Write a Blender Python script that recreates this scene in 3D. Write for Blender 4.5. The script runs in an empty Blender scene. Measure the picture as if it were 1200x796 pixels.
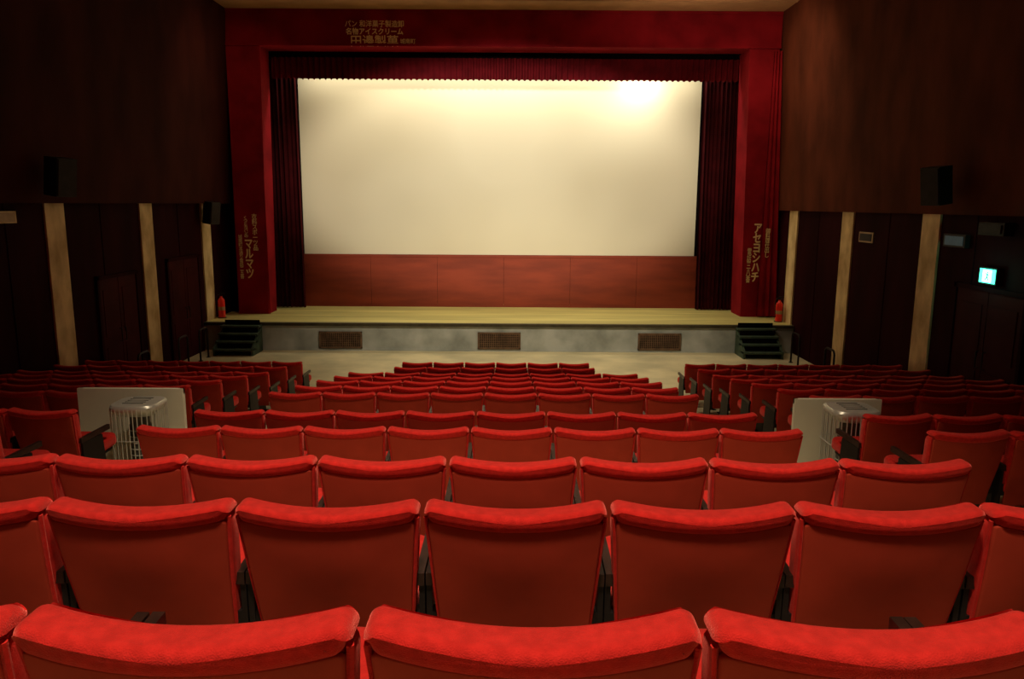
import bpy, bmesh, math, random
from mathutils import Vector, Matrix
random.seed(4)
C = bpy.context.scene.collection
sc = bpy.context.scene
sc.view_settings.view_transform = 'Standard'
sc.view_settings.look = 'None'

# ------------------------------------------------ materials
def mat(name, col, rough=0.7, metal=0.0, var=0.15, scale=8.0, bump=0.0, bscale=60, col2=None,
        sheen=0.0, emit=None, estr=0, stretch=(1,1,1), spec=0.5, detail=5, lo=0.35, hi=0.65):
    m = bpy.data.materials.new(name); m.use_nodes = True
    nt = m.node_tree; N = nt.nodes; L = nt.links
    b = N['Principled BSDF']
    b.inputs['Roughness'].default_value = rough
    b.inputs['Metallic'].default_value = metal
    b.inputs['Specular IOR Level'].default_value = spec
    tc = N.new('ShaderNodeTexCoord'); mp = N.new('ShaderNodeMapping')
    mp.inputs['Scale'].default_value = stretch
    L.new(tc.outputs['Object'], mp.inputs['Vector'])
    nz = N.new('ShaderNodeTexNoise'); nz.inputs['Scale'].default_value = scale
    nz.inputs['Detail'].default_value = detail
    L.new(mp.outputs['Vector'], nz.inputs['Vector'])
    cr = N.new('ShaderNodeValToRGB')
    c2 = col2 if col2 else tuple(c*(1-var) for c in col)
    c1 = col if col2 else tuple(min(1, c*(1+var)) for c in col)
    cr.color_ramp.elements[0].position = lo; cr.color_ramp.elements[1].position = hi
    cr.color_ramp.elements[0].color = (*c2, 1); cr.color_ramp.elements[1].color = (*c1, 1)
    L.new(nz.outputs['Fac'], cr.inputs['Fac']); L.new(cr.outputs['Color'], b.inputs['Base Color'])
    if bump:
        n2 = N.new('ShaderNodeTexNoise'); n2.inputs['Scale'].default_value = bscale
        n2.inputs['Detail'].default_value = 3
        L.new(tc.outputs['Object'], n2.inputs['Vector'])
        bp = N.new('ShaderNodeBump'); bp.inputs['Strength'].default_value = bump
        bp.inputs['Distance'].default_value = 0.01
        L.new(n2.outputs['Fac'], bp.inputs['Height']); L.new(bp.outputs['Normal'], b.inputs['Normal'])
    if sheen:
        b.inputs['Sheen Weight'].default_value = sheen
        b.inputs['Sheen Roughness'].default_value = 0.4
        b.inputs['Sheen Tint'].default_value = (1, 0.24, 0.20, 1)
    if emit:
        b.inputs['Emission Color'].default_value = (*emit, 1)
        b.inputs['Emission Strength'].default_value = estr
    return m

M_velvet = mat('red_velvet', (0.62,0.024,0.020), 0.95, var=0.12, scale=45, bump=0.4, bscale=380, sheen=0.9, spec=0.03)
M_back = mat('seat_back_cloth', (0.43,0.044,0.022), 0.75, var=0.10, scale=5, bump=0.12, bscale=500, spec=0.15)
M_dark = mat('black_metal', (0.012,0.008,0.008), 0.5, var=0.2, spec=0.3)
M_arm = mat('armrest_wood', (0.03,0.010,0.007), 0.4, var=0.3, scale=20)
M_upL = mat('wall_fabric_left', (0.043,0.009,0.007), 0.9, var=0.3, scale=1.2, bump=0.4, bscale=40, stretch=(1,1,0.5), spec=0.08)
M_upR = mat('wall_fabric_right_lit', (0.095,0.024,0.012), 0.9, var=0.3, scale=1.2, bump=0.4, bscale=40, stretch=(1,1,0.5), spec=0.08)  # same fabric as the left wall; light near the stage put into the colour
M_low = mat('lower_wall_panel', (0.026,0.0032,0.0050), 0.8, var=0.3, scale=1.5, stretch=(1,1,0.3), spec=0.04)
M_door = mat('door_paint', (0.050,0.006,0.008), 0.7, var=0.2, scale=2, spec=0.06)
M_strip = mat('aged_cream_plaster', (0.85,0.66,0.36), 0.8, col2=(0.50,0.34,0.16), scale=3.0, stretch=(1,1,0.6), bump=0.15, detail=8)
M_ceil = mat('ceiling_board', (0.50,0.27,0.13), 0.85, var=0.12, scale=2)
M_floor = mat('floor_concrete', (0.68,0.59,0.36), 0.7, col2=(0.48,0.43,0.27), scale=1.1, bump=0.1, bscale=30)
M_stagew = mat('stage_wall_plaster', (0.50,0.52,0.50), 0.85, col2=(0.28,0.30,0.28), scale=1.6, bump=0.3, bscale=14, detail=9)
M_stagef = mat('stage_floor_boards', (0.70,0.62,0.22), 0.6, col2=(0.48,0.43,0.15), scale=1.2, stretch=(0.3,3,1))
M_lip = mat('stage_nosing', (0.05,0.04,0.02), 0.6, var=0.3)
M_pros = mat('proscenium_red_cloth', (0.33,0.009,0.018), 0.85, col2=(0.21,0.005,0.011), scale=1.5, bump=0.3, bscale=120, sheen=0.03, spec=0.1)
M_curt = mat('dark_red_curtain', (0.045,0.003,0.005), 0.9, var=0.2, scale=3, spec=0.1)
M_val = mat('valance_cloth', (0.12,0.005,0.010), 0.9, var=0.2, scale=3, spec=0.1)
M_ply = mat('red_brown_plywood', (0.30,0.040,0.014), 0.6, col2=(0.21,0.026,0.009), scale=2.0, stretch=(0.4,1,2))
M_black = mat('black_cloth', (0.006,0.003,0.004), 0.95, var=0.1, spec=0.05)
M_screen = mat('screen_vinyl', (0.82,0.77,0.62), 0.85, col2=(0.69,0.63,0.48), scale=0.22, spec=0.1, detail=2)
M_gold = mat('gold_lettering', (1.0,0.76,0.42), 0.6, var=0.05, scale=3)
M_step = mat('green_black_steps', (0.045,0.075,0.045), 0.6, var=0.3)
M_vent = mat('vent_brown', (0.16,0.09,0.05), 0.6, var=0.3)
M_white = mat('white_board', (0.92,0.88,0.70), 0.6, var=0.07, scale=1.5)
M_chrome = mat('heater_silver', (0.75,0.75,0.68), 0.42, metal=0.5, var=0.08)
M_hcore = mat('heater_enamel', (0.12,0.115,0.10), 0.45, var=0.15)
M_ext = mat('extinguisher_red', (0.95,0.03,0.015), 0.3, var=0.05)
M_grey = mat('dark_grey_plastic', (0.020,0.012,0.012), 0.6, var=0.2, bump=0.3, bscale=200, spec=0.2)
M_exit = mat('exit_sign_light', (0.1,0.8,0.6), 0.5, emit=(0.05,1.0,0.55), estr=5.0, var=0.02)
M_exitw = mat('exit_sign_white', (0.9,1,0.95), 0.5, emit=(0.55,1.0,0.85), estr=5.0, var=0.02)
M_exitd = mat('exit_sign_green', (0.0,0.25,0.15), 0.5, emit=(0.0,0.6,0.33), estr=1.0, var=0.02)
M_dimblue = mat('dim_blue_lamp', (0.02,0.05,0.07), 0.5, emit=(0.02,0.10,0.14), estr=0.12)
M_label = mat('cream_plate', (0.45,0.30,0.16), 0.6, var=0.1)

# ------------------------------------------------ helpers
def finish(name, bm, mats, parent=None, smooth=False, loc=(0,0,0), recalc=True):
    if recalc: bmesh.ops.recalc_face_normals(bm, faces=bm.faces)
    me = bpy.data.meshes.new(name); bm.to_mesh(me); bm.free()
    for m in mats: me.materials.append(m)
    if smooth:
        me.polygons.foreach_set('use_smooth', [True]*len(me.polygons))
        me.set_sharp_from_angle(angle=math.radians(40))
    o = bpy.data.objects.new(name, me); C.objects.link(o); o.location = loc
    if parent: o.parent = parent
    return o

def box(bm, x0,x1,y0,y1,z0,z1, mi=0, M=None):
    co = [(x,y,z) for x in (x0,x1) for y in (y0,y1) for z in (z0,z1)]
    v = [bm.verts.new(M @ Vector(c) if M else c) for c in co]
    for f in ((0,1,3,2),(4,6,7,5),(0,4,5,1),(2,3,7,6),(0,2,6,4),(1,5,7,3)):
        fc = bm.faces.new([v[i] for i in f]); fc.material_index = mi
    return v

def hexa(bm, b, t, mi=0):
    vb=[bm.verts.new(p) for p in b]; vt=[bm.verts.new(p) for p in t]
    fs=[vb[::-1],vt]+[[vb[i],vb[(i+1)%4],vt[(i+1)%4],vt[i]] for i in range(4)]
    for f in fs:
        fc=bm.faces.new(f); fc.material_index=mi

def tube(bm, pts, r, seg=8, mi=0):
    pts=[Vector(p) for p in pts]; rings=[]
    for i,p in enumerate(pts):
        d=(pts[min(i+1,len(pts)-1)]-pts[max(i-1,0)]).normalized()
        a=d.orthogonal().normalized() if i==0 else (prev - d*prev.dot(d)).normalized()
        prev=a; b=d.cross(a)
        rings.append([bm.verts.new(p+r*(math.cos(t)*a+math.sin(t)*b)) for t in [2*math.pi*k/seg for k in range(seg)]])
    for i in range(len(rings)-1):
        for k in range(seg):
            f=bm.faces.new([rings[i][k],rings[i][(k+1)%seg],rings[i+1][(k+1)%seg],rings[i+1][k]]); f.material_index=mi
    for rg in (rings[0][::-1], rings[-1]):
        f=bm.faces.new(rg); f.material_index=mi

def lathe(bm, prof, cx=0, cy=0, seg=24, mi=0, sq=0.0, cz=0):
    rings=[]
    for r,z in prof:
        rg=[]
        for k in range(seg):
            t=2*math.pi*k/seg
            c,s=math.cos(t),math.sin(t)
            q=1.0
            if sq: q=1/((abs(c)**sq+abs(s)**sq)**(1/sq))
            rg.append(bm.verts.new((cx+r*q*c, cy+r*q*s, cz+z)))
        rings.append(rg)
    for i in range(len(rings)-1):
        for k in range(seg):
            f=bm.faces.new([rings[i][k],rings[i][(k+1)%seg],rings[i+1][(k+1)%seg],rings[i+1][k]]); f.material_index=mi
    for rg in (rings[0][::-1], rings[-1]):
        f=bm.faces.new(rg); f.material_index=mi

def outline(hwb, hwt, z0, z1, rt, rb, dip=0.0, n=6, ntop=10):
    pts=[]
    def arc(cx,cz,r,a0,a1):
        for i in range(n+1):
            a=math.radians(a0+(a1-a0)*i/n); pts.append((cx+r*math.cos(a), cz+r*math.sin(a)))
    arc(-hwb+rb, z0+rb, rb, 180, 270)
    for i in range(1,ntop):
        u=-1+2*i/ntop; pts.append((u*(hwb-rb), z0-dip*(1-u*u)*(1 if z0>.6 else 0)))
    arc(hwb-rb, z0+rb, rb, 270, 360)
    h=z1-rt-z0-rb
    ns=5 if h>.2 else 0
    for i in range(1,ns):
        t=i/ns; pts.append((hwb+(hwt-hwb)*t, z0+rb+h*t))
    arc(hwt-rt, z1-rt, rt, 0, 90)
    for i in range(1,ntop):
        u=1-2*i/ntop; pts.append((u*(hwt-rt), z1-dip*(1-u*u)))
    arc(-hwt+rt, z1-rt, rt, 90, 180)
    for i in range(1,ns):
        t=1-i/ns; pts.append((-(hwb+(hwt-hwb)*t), z0+rb+h*t))
    return pts

def slab(bm, pts, y0, y1, r, warp=None, mi=0, M=None, steps=4):
    n=len(pts); nor=[]
    for i in range(n):
        a=Vector(pts[i-1]); b=Vector(pts[(i+1)%n]); d=(b-a).normalized(); nor.append(Vector((-d.y,d.x)))
    cx=sum(p[0] for p in pts)/n; cz=(min(p[1] for p in pts)+max(p[1] for p in pts))/2
    cen=Vector((cx,cz))
    def ring(ins,y,sc=1.0):
        out=[]
        for i in range(n):
            p=Vector(pts[i])+nor[i]*ins
            if sc<1: p=cen+(p-cen)*sc
            c=Vector((p.x,y,p.y))
            if warp: c=warp(c)
            if M: c=M@c
            out.append(bm.verts.new(c))
        return out
    inn=(.1,.3,.5,.7,.85)
    rings=[ring(r,y0,s) for s in inn]
    prof=[(r*(1-math.sin(math.pi/2*k/steps)), y0+r*(1-math.cos(math.pi/2*k/steps))) for k in range(steps+1)]
    prof+=[(r*(1-math.cos(math.pi/2*k/steps)), y1-r*(1-math.sin(math.pi/2*k/steps))) for k in range(steps+1)]
    rings+=[ring(i,y) for i,y in prof]
    rings+=[ring(r,y1,s) for s in reversed(inn)]
    for a,b in zip(rings[:-1],rings[1:]):
        for k in range(n):
            f=bm.faces.new([a[k],a[(k+1)%n],b[(k+1)%n],b[k]]); f.material_index=mi
    f=bm.faces.new(rings[0][::-1]); f.material_index=mi
    f=bm.faces.new(rings[-1]); f.material_index=mi

def text(body, cx, cz, w, h, y, m, parent, bold=0.0, name='lettering'):
    """painted lettering; brush weight comes from overlaid, slightly shifted strokes"""
    cu=bpy.data.curves.new(name,'FONT'); cu.body=body; cu.align_x='CENTER'; cu.size=1
    cu.offset=0; cu.extrude=0.0; cu.space_line=0.85
    o=bpy.data.objects.new(name+'_tmp',cu); C.objects.link(o)
    bpy.context.view_layer.update()
    me=bpy.data.meshes.new_from_object(o.evaluated_get(bpy.context.evaluated_depsgraph_get()))
    bpy.data.objects.remove(o)
    if len(me.vertices)==0: return
    xs=[v.co.x for v in me.vertices]; ys=[v.co.y for v in me.vertices]
    x0,x1,y0,y1=min(xs),max(xs),min(ys),max(ys)
    shifts=[(0,0)] if bold==0 else [(-bold,0),(bold,0),(0,bold),(0,-bold)]
    bm=bmesh.new()
    for i,(dx,dz) in enumerate(shifts):
        vs=[bm.verts.new(((v.co.x-(x0+x1)/2)/(x1-x0)*w+cx+dx, y-.0015*i, (v.co.y-(y0+y1)/2)/(y1-y0)*h+cz+dz)) for v in me.vertices]
        for p in me.polygons: bm.faces.new([vs[k] for k in p.vertices])
    return finish(name,bm,[m],parent=parent,recalc=False)

def folds(bm, x0,x1,y,z0,z1,nf,amp,mi=0,x0b=None,x1b=None,scal=0.0,nz=6, per=10):
    n=nf*per
    x0b=x0 if x0b is None else x0b; x1b=x1 if x1b is None else x1b
    grid=[]
    for i in range(n+1):
        u=i/n; col=[]
        ph=u*nf*2*math.pi
        a=amp*(0.7+0.5*math.sin(u*13.1+1))
        for j in range(nz+1):
            t=j/nz
            xa=x0+(x1-x0)*u; xb=x0b+(x1b-x0b)*u
            x=xb+(xa-xb)*t
            zz=z0+(z1-z0)*t
            if j==0: zz+=scal*math.cos(ph)
            col.append(bm.verts.new((x,y+a*math.sin(ph),zz)))
        grid.append(col)
    for i in range(n):
        for j in range(nz):
            f=bm.faces.new([grid[i][j],grid[i+1][j],grid[i+1][j+1],grid[i][j+1]]); f.material_index=mi

# ------------------------------------------------ room profile
tops=[(-3.5,-0.10),(0.2,-0.45),(1.16,-0.660),(2.12,-0.865),(3.08,-1.054),(4.88,-1.457),(5.80,-1.60),(7.62,-1.906),(11.38,-2.53),(13.22,-2.75),(14.2,-2.75)]
SEAT_H=0.85
def top_z(y):
    for (a,za),(b,zb) in zip(tops[:-1],tops[1:]):
        if y<=b: return za+(zb-za)*(y-a)/(b-a)
    return tops[-1][1]
def floor_z(y): return top_z(y)-SEAT_H
XL,XR=-7.6,6.95
ZC=4.74; ZF=-3.6; ZS=-2.91
YS=18.7; YB=22.6; YR=-3.0

bm=bmesh.new()
ys=[YR,-1,0.2,1.16,2.12,3.08,4.88,5.8,7.62,9.5,11.38,13.22,14.2,YS,YB]
prev=None
for y in ys:
    z=floor_z(y) if y>-3.4 else floor_z(-3)
    r=[bm.verts.new((XL-.1,y,z)),bm.verts.new((XR+.1,y,z)),bm.verts.new((XR+.1,y,z-.15)),bm.verts.new((XL-.1,y,z-.15))]
    if prev:
        for k in range(4): bm.faces.new([prev[k],prev[(k+1)%4],r[(k+1)%4],r[k]])
    else: bm.faces.new(r[::-1])
    prev=r
bm.faces.new(prev)
finish('floor',bm,[M_floor])

bm=bmesh.new(); box(bm,XL-.1,XR+.1,YR,YB,ZC,ZC+.1)
for i in range(9): box(bm,XL,XR,i*2.4,i*2.4+.04,ZC-.015,ZC)
finish('ceiling',bm,[M_ceil])

def side_wall(name,X,sgn,xb,xt,zl,mu):
    bm=bmesh.new()
    box(bm,min(X,X+sgn*.1),max(X,X+sgn*.1),YR,YB,-3.9,0.2,0)
    o=X+sgn*.1
    hexa(bm,[(xb,YR,zl),(o,YR,zl),(o,20.6,zl),(xb,20.6,zl)],[(xt,YR,ZC),(o,YR,ZC),(o,20.6,ZC),(xt,20.6,ZC)],1)
    for y in (8.6,10.2,11.6,14.3,17.6,):
        box(bm,min(X,X-sgn*.012),max(X,X-sgn*.012),y,y+.03,-3.6,zl,0)
    return finish(name,bm,[M_low,mu])
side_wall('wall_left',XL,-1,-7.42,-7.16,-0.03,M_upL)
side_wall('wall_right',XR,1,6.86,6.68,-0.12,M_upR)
bm=bmesh.new(); box(bm,XL,XR,YR-.1,YR,-1.2,ZC); finish('wall_rear',bm,[M_upL])
bm=bmesh.new(); box(bm,XL,XR,YB,YB+.1,-3.9,ZC); finish('wall_front',bm,[M_black])

k=1
for X,s,zt in ((XL,1,-0.03),(XR,-1,-0.12)):
    for y in (6.6,9.75,12.85,16.05,19.15):
        bm=bmesh.new(); yy=y-.27
        box(bm,min(X,X+s*.035),max(X,X+s*.035),yy,yy+.54,floor_z(y)-.05 if y<14 else ZF,zt)
        finish('trim_%d'%k,bm,[M_strip]); k+=1

def door(n,X,s,y0,y1,ztop,zb,leaves=2):
    bm=bmesh.new()
    def bx(a,b,y0,y1,z0,z1,mi): box(bm,min(X+s*a,X+s*b),max(X+s*a,X+s*b),y0,y1,z0,z1,mi)
    bx(.001,.05,y0-.07,y0,zb,ztop+.07,1); bx(.001,.05,y1,y1+.07,zb,ztop+.07,1); bx(.001,.05,y0-.07,y1+.07,ztop,ztop+.07,1)
    w=(y1-y0)/leaves
    for i in range(leaves):
        a=y0+i*w
        bx(.001,.03,a+.008,a+w-.008,zb,ztop,0)
        bx(.03,.04,a+.12,a+w-.12,zb+.25,zb+.9,0); bx(.03,.04,a+.12,a+w-.12,zb+1.1,ztop-.2,0)
        hy = a+w-.08 if i==0 else a+.08
        tube(bm,[(X+s*.03,hy,zb+.95),(X+s*.075,hy,zb+.95),(X+s*.075,hy,zb+1.2),(X+s*.03,hy,zb+1.2)],.01,6,2)
    finish('door_%d'%n,bm,[M_door,M_low,M_dark])
door(1,XL,1,14.0,15.4,-1.42,ZF)
door(2,XL,1,16.9,18.5,-1.30,ZF)
door(3,XR,-1,10.3,11.9,-1.22,-3.3)

# ------------------------------------------------ stage
bm=bmesh.new()
xa,xb=XL+.01,XR-.01
box(bm,xa,xb,YS,20.6,ZF,ZS-.07,0); box(bm,xa,xb,20.6,YB-.01,ZF,ZS-.07,0)
box(bm,xa,xb,YS-.04,YS+.1,ZS-.07,ZS,2); box(bm,xa,xb,YS+.1,YB-.01,ZS-.07,ZS,1)
box(bm,xa,xb,YS-.015,YS,ZF,ZF+.05,0)
stage=finish('stage',bm,[M_stagew,M_stagef,M_lip])

def vent(cx,cz):
    bm=bmesh.new(); w,h=.53,.21
    box(bm,cx-w,cx+w,YS-.012,YS,cz-h,cz+h,1)
    for a,b,c,d in ((-w,w,h-.03,h),(-w,w,-h,-h+.03),(-w,-w+.03,-h,h),(w-.03,w,-h,h)):
        box(bm,cx+a,cx+b,YS-.035,YS-.012,cz+c,cz+d,0)
    n=22
    for i in range(1,n): box(bm,cx-w+2*w*i/n-.008,cx-w+2*w*i/n+.008,YS-.028,YS-.012,cz-h,cz+h,0)
    for i in range(1,9): box(bm,cx-w,cx+w,YS-.032,YS-.02,cz-h+2*h*i/9-.007,cz-h+2*h*i/9+.007,0)
    finish('ventilation_grille',bm,[M_vent,M_black])
for px in (399.5,585,772.5): vent((px-600)/900*19.0, -3.33)

def steps(x0,x1):
    bm=bmesh.new(); n=4; d=.75
    for i in range(n):
        z=ZF+(ZS-ZF)*(i+1)/(n+.3); y=YS-.05-d+d*i/n
        box(bm,x0,x1,y-.02,min(y+d/n+.03,YS-.045),z-.04,z,0)
        box(bm,x0+.05,x1-.05,y+d/n-.01,min(y+d/n+.01,YS-.045),z-.01,z+.12,1)
    for x in (x0,x1-.05):
        y0=YS-.05-d
        hexa(bm,[(x,y0,ZF),(x+.05,y0,ZF),(x+.05,YS-.06,ZF),(x,YS-.06,ZF)],
                [(x,y0,ZF+.17),(x+.05,y0,ZF+.17),(x+.05,YS-.06,ZS-.08),(x,YS-.06,ZS-.08)],0)
    finish('stage_steps',bm,[M_step,M_black])
steps(-7.10,-6.15); steps(5.5,6.45)

# ------------------------------------------------ proscenium
YP=20.2
bm=bmesh.new()
hexa(bm,[(-7.25,YP,ZS),(-6.46,YP,ZS),(-6.46,YP+.7,ZS),(-7.25,YP+.7,ZS)],
        [(-7.20,YP,3.87),(-6.36,YP,3.87),(-6.36,YP+.7,3.87),(-7.20,YP+.7,3.87)],0)
hexa(bm,[(6.06,YP,ZS),(6.70,YP,ZS),(6.70,YP+.9,ZS),(6.06,YP+.9,ZS)],
        [(5.92,YP,3.87),(6.66,YP,3.87),(6.66,YP+.9,3.87),(5.92,YP+.9,3.87)],0)
box(bm,-7.22,6.68,YP-.03,YP+.7,3.87,ZC-.002,0)
box(bm,-7.22,6.68,YP-.05,YP-.03,3.87,3.93,0)
box(bm,-7.22,6.68,YP-.06,YP-.03,ZC-.07,ZC-.002,0)
for x in (-7.215,-6.44): box(bm,x,x+.03,YP-.012,YP,ZS,3.85,0)
pros=finish('proscenium_arch',bm,[M_pros])
bm=bmesh.new(); folds(bm,6.50,6.70,YP-.10,ZS+.03,3.8,3,.035,0,6.44,6.98)
finish('side_drape',bm,[M_pros],parent=pros,smooth=True)
bm=bmesh.new(); box(bm,XL+.01,-7.2,20.62,20.68,ZS,ZC-.01); box(bm,6.66,XR-.01,20.62,20.68,ZS,ZC-.01)
finish('wing_masking',bm,[M_black],parent=pros)

T=lambda *a,**k: text(*a,**k)
yl=YP-.034
kx=(436-600)/900*19.05
T('パン 和洋菓子製造卸',kx,4.40,1.46,.16,yl,M_gold,pros,bold=.003)
T('名物アイスクリーム',kx,4.22,1.42,.155,yl,M_gold,pros,bold=.006)
T('田邊製菓',kx,3.995,1.18,.265,yl,M_gold,pros,bold=.005)
T('城南町',(475-600)/900*19.05,3.99,.38,.12,yl,M_gold,pros,bold=.002)
V=lambda s:"\n".join(s)
yc=YP-.004
T(V('マルマツ'),-6.90,-1.46,.20,1.0,yc,M_gold,pros,bold=.009)
T(V('衣料スポーツ品'),-6.72,-.76,.13,.95,yc,M_gold,pros,bold=.003)
T(V('くつとカバンの'),-6.95,-.62,.10,.55,yc,M_gold,pros,bold=.003)
T(V('城南町本通り電話二五番'),-7.11,-1.40,.10,1.15,yc,M_gold,pros,bold=.001)
T(V('アセヨシハチ'),6.38,-1.22,.20,1.5,yc,M_gold,pros,bold=.009)
T(V('御料理仕出し'),6.60,-.95,.12,.75,yc-.16,M_gold,pros,bold=.002)
T(V('電話三八番'),6.20,-1.55,.11,.9,yc,M_gold,pros,bold=.002)

# screen, panel below, curtains
YSC=21.85
SX0,SX1=-5.89,5.14
bm=bmesh.new()
box(bm,SX0,SX1,YSC,YSC+.04,-1.42,3.34,0)
for a in ((SX0-.25,SX0,-1.42,3.5),(SX1,SX1+.25,-1.42,3.5),(SX0-.25,SX1+.25,3.34,3.6)):
    box(bm,a[0],a[1],YSC+.0,YSC+.06,a[2],a[3],1)
finish('movie_screen',bm,[M_screen,M_black])
bm=bmesh.new()
n=6; w=(SX1-SX0+.3)/n
for i in range(n):
    box(bm,SX0-.02+i*w,SX0-.02+(i+1)*w-.006,YSC-.02,YSC+.02,ZS,-1.425,0)
box(bm,SX0-.02,SX1+.28,YSC-.035,YSC-.02,-1.49,-1.43,0)
box(bm,SX0-.02,SX1+.28,YSC-.035,YSC-.02,ZS,ZS+.05,0)
finish('screen_base_panel',bm,[M_ply])
bm=bmesh.new(); folds(bm,-6.9,-5.84,21.45,ZS+.02,4.3,9,.06,0,-6.9,-5.80); finish('stage_curtain',bm,[M_curt],smooth=True)
bm=bmesh.new(); folds(bm,5.08,6.5,21.45,ZS+.02,4.3,13,.06,0,5.14,6.5); finish('stage_curtain',bm,[M_curt],smooth=True)
bm=bmesh.new(); folds(bm,-6.33,5.88,20.98,3.20,3.74,82,.04,0,scal=.025,nz=2,per=6)
finish('valance_curtain',bm,[M_val],smooth=True)
bm=bmesh.new(); box(bm,-6.9,5.90,21.04,21.07,3.70,ZC-.02); finish('dark_void_sheet',bm,[M_black])  # black sheet standing in for the shaded void above the valance

# ------------------------------------------------ fire extinguishers
def extinguisher(x,y,z):
    bm=bmesh.new()
    lathe(bm,[(.075,0),(.085,.01),(.085,.42),(.075,.47),(.045,.51),(.028,.53),(.028,.56)],seg=20,mi=0)
    lathe(bm,[(.03,.56),(.03,.60),(.018,.60),(.018,.63)],seg=12,mi=1)
    box(bm,-.02,.10,-.012,.012,.63,.645,1); box(bm,-.02,.10,-.012,.012,.60,.61,1)
    tube(bm,[(-.02,0,.60),(-.08,-.02,.60),(-.12,-.03,.5),(-.11,-.04,.25),(-.10,-.04,.12)],.012,8,1)
    lathe(bm,[(.0855,.20),(.0862,.20),(.0862,.29),(.0855,.29)],seg=20,mi=2)
    lathe(bm,[(.11,0),(.11,.015),(.08,.02)],seg=20,mi=1)
    finish('fire_extinguisher',bm,[M_ext,M_dark,M_label],smooth=True,loc=(x,y,z))
extinguisher(-7.42,19.45,ZS); extinguisher(6.78,19.35,ZS)

# ------------------------------------------------ wall fittings
def speaker(X,s,y,z,k=1):
    bm=bmesh.new()
    R=Matrix.Translation((X,y,z))@Matrix.Rotation(math.radians(-s*20),4,'Z')@Matrix.Rotation(math.radians(8)*s,4,'Y')@Matrix.Scale(k,4)
    box(bm,-.15,.15,-.2,.2,-.33,.33,0,R)
    box(bm,s*.15,s*.17,-.18,.18,-.31,.31,1,R)
    box(bm,-s*.30,-s*.15,-.03,.03,-.03,.03,1,R)
    finish('wall_speaker',bm,[M_dark,M_grey])
speaker(-7.10,1,12.3,.38,.9); speaker(6.54,-1,12.1,.32,.88)
speaker(-7.32,1,18.9,-.25,.8)

bm=bmesh.new()
X=XR
box(bm,X-.10,X-.001,10.87,11.27,-1.10,-.86,0)
box(bm,X-.108,X-.10,10.89,11.25,-1.08,-.88,2)
xf=X-.111
def pbox(y0,y1,z0,z1,mi,rot=0,cy=0,cz=0,dx=0):
    M=Matrix.Translation((0,cy,cz))@Matrix.Rotation(math.radians(rot),4,'X')
    box(bm,xf-dx,xf-dx+.003,y0,y1,z0,z1,mi,M)
pbox(-.10,.10,-.085,.085,1,0,11.07,-.98)
pbox(-.012,.012,-.03,.03,3,20,11.06,-.97,.003); pbox(-.01,.01,-.035,.035,3,50,11.09,-1.02,.003); pbox(-.01,.01,-.035,.035,3,-40,11.04,-1.02,.003)
pbox(-.014,.014,-.012,.012,3,0,11.05,-.925,.003); pbox(-.045,.045,-.008,.008,3,25,11.06,-.96,.003)
finish('exit_sign',bm,[M_grey,M_exitw,M_exit,M_exitd])
bm=bmesh.new(); box(bm,X-.08,X-.005,11.75,12.35,-.62,-.42,0); box(bm,X-.085,X-.08,11.8,12.3,-.59,-.45,1)
finish('indicator_lamp_box',bm,[M_grey,M_dimblue])
bm=bmesh.new(); box(bm,X-.14,X-.001,10.75,11.35,-.40,-.22,0); box(bm,X-.16,X-.14,10.8,11.3,-.37,-.25,0)
finish('wall_light_box',bm,[M_grey])
bm=bmesh.new(); box(bm,XL,XL+.03,11.3,11.85,-.33,-.15,0); box(bm,XL+.03,XL+.035,11.34,11.81,-.31,-.17,1)
finish('wall_notice_plate',bm,[M_strip,M_label])
bm=bmesh.new(); box(bm,X-.02,X,14.9,15.5,-.70,-.50,0); box(bm,X-.03,X-.02,14.95,15.45,-.67,-.53,1)
finish('wall_notice_plate',bm,[M_label,M_grey])

def hoop(x,y,s):
    bm=bmesh.new(); zf=floor_z(y); h=.72
    pts=[(0,0,0),(0,0,h-.1)]+[(0,.1-.1*math.cos(a),h-.1+.1*math.sin(a)) for a in [math.pi/2*i/5 for i in range(1,6)]]
    pts+=[(0,.35,h)]+[(0,.35+.1*math.sin(a),h-.1+.1*math.cos(a)) for a in [math.pi/2*i/5 for i in range(1,6)]]+[(0,.45,0)]
    tube(bm,pts,.022,8,0)
    lathe(bm,[(.05,0),(.05,.012)],seg=12); lathe(bm,[(.05,0),(.05,.012)],cy=.45,seg=12)
    finish('handrail',bm,[M_dark],smooth=True,loc=(x,y,zf+.001))
for y in (14.4,16.2,17.3): hoop(-7.15,y,1)
for y in (15.2,17.1): hoop(6.5,y,-1)

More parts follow.
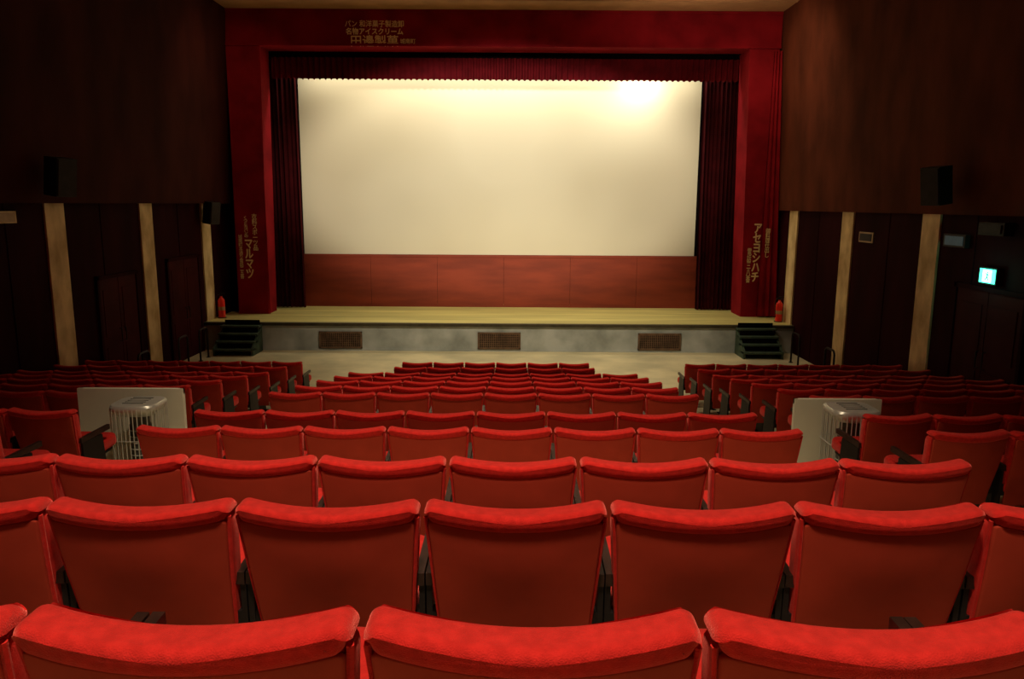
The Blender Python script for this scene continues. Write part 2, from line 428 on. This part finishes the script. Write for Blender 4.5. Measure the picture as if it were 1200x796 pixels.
# ------------------------------------------------ kerosene heater & wind boards
def heater(x,y):
    bm=bmesh.new(); zf=floor_z(y)
    lathe(bm,[(.20,0.0),(.235,.01),(.235,.05),(.20,.08),(.19,.20),(.15,.23)],seg=40,mi=1,sq=4)
    lathe(bm,[(.09,.23),(.09,.30),(.105,.31),(.105,.62),(.09,.64),(.09,.74)],seg=28,mi=1)
    for z in (.34,.40,.46,.52,.58): lathe(bm,[(.106,z),(.115,z+.006),(.106,z+.012)],seg=28,mi=0)
    lathe(bm,[(.17,.74),(.20,.76),(.225,.80),(.225,.83),(.21,.85),(.12,.855),(.05,.86)],seg=40,mi=0,sq=4)
    for i in range(5): box(bm,-.10,.10,-.12+.055*i,-.108+.055*i,.855,.861,1)
    def pt(t,r,q=4):
        c,s=math.cos(t),math.sin(t); k=1/((abs(c)**q+abs(s)**q)**(1/q)); return (r*k*c,r*k*s)
    for i in range(36):
        a=pt(2*math.pi*i/36,.222); tube(bm,[(a[0],a[1],.05),(a[0],a[1],.82)],.0055,5,0)
    for z in (.2,.52):
        pts=[(*pt(2*math.pi*i/40,.228),z) for i in range(41)]
        tube(bm,pts,.006,5,0)
    for sx in (-1,1):
        for sy in (-1,1): lathe(bm,[(.02,-.0),(.02,.02)],cx=sx*.18,cy=sy*.18,seg=8,mi=2)
    o=finish('kerosene_heater',bm,[M_chrome,M_hcore,M_dark],smooth=True,loc=(x,y,zf+.015))
    o.scale=(.92,.92,.96)
heater(-3.38,6.75); heater(3.02,6.62)
def board(x0,x1,y,h):
    bm=bmesh.new(); zf=floor_z(y)-.0
    box(bm,x0,x1,y,y+.02,zf+.02,zf+h,0)
    for x in (x0,x1-.04): box(bm,x,x+.04,y+.02,y+.05,zf+.02,zf+h,0)
    box(bm,x0,x1,y+.02,y+.05,zf+h-.05,zf+h,0)
    for x in (x0+.05,x1-.1):
        box(bm,x,x+.05,y-.08,y+.14,zf-.0,zf+.03,0)
    finish('wind_board',bm,[M_white])
board(-4.12,-3.12,7.08,.92); board(2.68,3.50,7.05,.86)

# ------------------------------------------------ theater seat (shared mesh)
def seat_mesh():
    bm=bmesh.new(); HW=.268
    def lean(c):
        u=c.x/HW
        k=max(0,(c.z-.36))
        return Vector((c.x, c.y - k*.22 - .045*(1-u*u)*min(1,k/.3), c.z))
    slab(bm,outline(.238,HW-.001,.37,.832,.05,.03,dip=.014),-.012,.06,.022,lean,0)
    slab(bm,outline(HW-.010,HW,.793,.85,.028,.026,dip=.016,ntop=14),-.036,.066,.028,lean,0,steps=6)
    slab(bm,outline(.224,.256,.30,.800,.012,.02,dip=.014),-.026,-.008,.006,lean,1)
    for s in (-1,1):
        pts=[lean(Vector((s*(.230+(.263-.230)*t),-.012,.38+(.81-.38)*t))) for t in [i/8 for i in range(9)]]
        tube(bm,pts,.007,6,0)
    Rc=Matrix.Translation((0,.06,.40))@Matrix.Rotation(math.radians(5),4,'X')
    def fl(c): return Vector((c.x, c.z, c.y))
    slab(bm,outline(.235,.24,0,.44,.06,.03),-.05,.06,.035,fl,0,M=Rc)
    slab(bm,outline(.22,.22,.02,.40,.05,.03),-.075,-.045,.01,fl,2,M=Rc)
    for s in (-1,1):
        xa,xb=sorted((s*.256,s*.2735))
        hexa(bm,[(xa,-.02,0),(xb,-.02,0),(xb,.28,0),(xa,.28,0)],[(xa,-.04,.56),(xb,-.04,.56),(xb,.22,.56),(xa,.22,.56)],2)
        xa,xb=sorted((s*.246,s*.2735))
        hexa(bm,[(xa,-.05,.56),(xb,-.05,.56),(xb,.33,.57),(xa,.33,.57)],[(xa,-.05,.60),(xb,-.05,.60),(xb,.33,.61),(xa,.33,.61)],3)
        xa,xb=sorted((s*.22,s*.2735))
        box(bm,xa,xb,-.06,.30,0,.012,2)
        box(bm,*sorted((s*.225,s*.258)),-.03,.02,.38,.46,2)
    bmesh.ops.recalc_face_normals(bm,faces=bm.faces)
    me=bpy.data.meshes.new('theater_seat'); bm.to_mesh(me); bm.free()
    for m in (M_velvet,M_back,M_dark,M_arm): me.materials.append(m)
    me.polygons.foreach_set('use_smooth',[True]*len(me.polygons)); me.set_sharp_from_angle(angle=math.radians(45))
    return me
SM=seat_mesh()
def seat(x,y,rz=0):
    o=bpy.data.objects.new('theater_seat',SM); C.objects.link(o)
    yo=y+.12
    o.location=(x,yo,floor_z(y)); o.rotation_euler=(0,0,math.radians(rz+random.uniform(-.5,.5)))
P=.552
rows=[(1.11,8,-.240),(2.12,8,-.262),(3.08,8,-.268),(4.88,8,-.275),(5.80,8,-.28),(7.62,8,-.285),(8.56,8,-.285),(9.50,8,-.285),(10.44,8,-.285),(11.38,8,-.285),(12.30,6,-.285),(13.22,6,-.285)]
for y,n,cx in rows:
    for i in range(n): seat(cx+(i-(n-1)/2)*P,y)
PS=.548
for y in (2.12,3.08,4.88,5.80,7.62,8.56,9.50,10.44,11.38,12.30,13.22):
    l0=-3.40 if y<6.5 else -3.68
    r0=2.75 if y<6.5 else 3.04
    for i in range(7):
        seat(l0-PS*(i+.5),y,-4)
        seat(r0+PS*(i+.5),y,4)

# ------------------------------------------------ lights
def aim(o,t):
    d=Vector(t)-o.location; o.rotation_euler=d.to_track_quat('-Z','Y').to_euler()
def spot(name,loc,tgt,e,ang,blend=.6,col=(1,.8,.55),r=.15,sy=1):
    l=bpy.data.lights.new(name,'SPOT'); l.energy=e; l.spot_size=math.radians(ang); l.spot_blend=blend; l.color=col; l.shadow_soft_size=r
    o=bpy.data.objects.new(name,l); C.objects.link(o); o.location=loc; aim(o,tgt); o.scale=(1,sy,1); return o
def area(name,loc,tgt,e,sx,sy,col=(1,.8,.55),spread=180):
    l=bpy.data.lights.new(name,'AREA'); l.shape='RECTANGLE'; l.size=sx; l.size_y=sy; l.energy=e; l.color=col; l.spread=math.radians(spread)
    o=bpy.data.objects.new(name,l); C.objects.link(o); o.location=loc; aim(o,tgt); return o
spot('house_downlight',(-.1,-.1,4.5),(.0,1.9,-1.5),1300,66,1.0,r=.25)
spot('house_downlight',(-.3,4.6,4.5),(-.3,5.6,-2.5),950,80,1.0,r=.2)
spot('house_downlight',(-.3,10.0,4.5),(-.3,10.8,-3),900,84,1.0,r=.2)
spot('apron_downlight',(.3,13.6,4.5),(.3,18.0,-3.6),1800,78,.9,col=(1,.86,.60),r=.3)
area('stage_border_light',(-.3,21.25,3.72),(-.3,21.75,.2),130,11,.15,col=(1,.90,.64))
spot('screen_wash_fill',(-.37,12.5,4.4),(-.37,21.9,.75),3150,72,.45,col=(1,.89,.67),r=.25,sy=.46)  # added unseen spot, cone squashed to brighten the screen evenly
spot('screen_hotspot_lamp',(3.5,21.2,3.45),(3.5,21.9,2.6),62,160,1.0,col=(1,.94,.74),r=.08)
spot('lintel_wash_fill',(4.2,16.8,3.0),(4.6,20.2,4.5),110,110,1.0,col=(1,.75,.5),r=.2)  # unseen fill spot added to brighten the lintel and right column
spot('side_wash_fill',(4.5,17.5,4.5),(6.9,18.8,2.0),200,110,1.0,col=(1,.7,.4),r=.2)  # unseen fill added to brighten the right wall by the proscenium
spot('side_wash_fill',(-5.2,17.3,4.5),(-7.3,19.6,1.5),60,100,1.0,col=(1,.6,.35),r=.2)  # weaker unseen fill added for the left wall
l=bpy.data.lights.new('exit_glow','POINT'); l.energy=3.5; l.color=(.1,1,.65); l.shadow_soft_size=.1
o=bpy.data.objects.new('exit_glow',l); C.objects.link(o); o.location=(XR-.3,11.07,-.98)

w=bpy.data.worlds.new('world'); sc.world=w; w.use_nodes=True
w.node_tree.nodes['Background'].inputs[0].default_value=(.02,.012,.01,1)
w.node_tree.nodes['Background'].inputs[1].default_value=.3

# ------------------------------------------------ camera
cam=bpy.data.cameras.new('camera'); cam.sensor_width=36; cam.lens=27; cam.clip_end=200
co=bpy.data.objects.new('camera',cam); C.objects.link(co)
co.matrix_world=Matrix.Rotation(math.radians(80),4,'X')@Matrix.Rotation(math.radians(.35),4,'Z')
sc.camera=co

bpy.context.view_layer.update()
for o in bpy.data.objects:
    if o.parent is None: o.location.z+=3.6
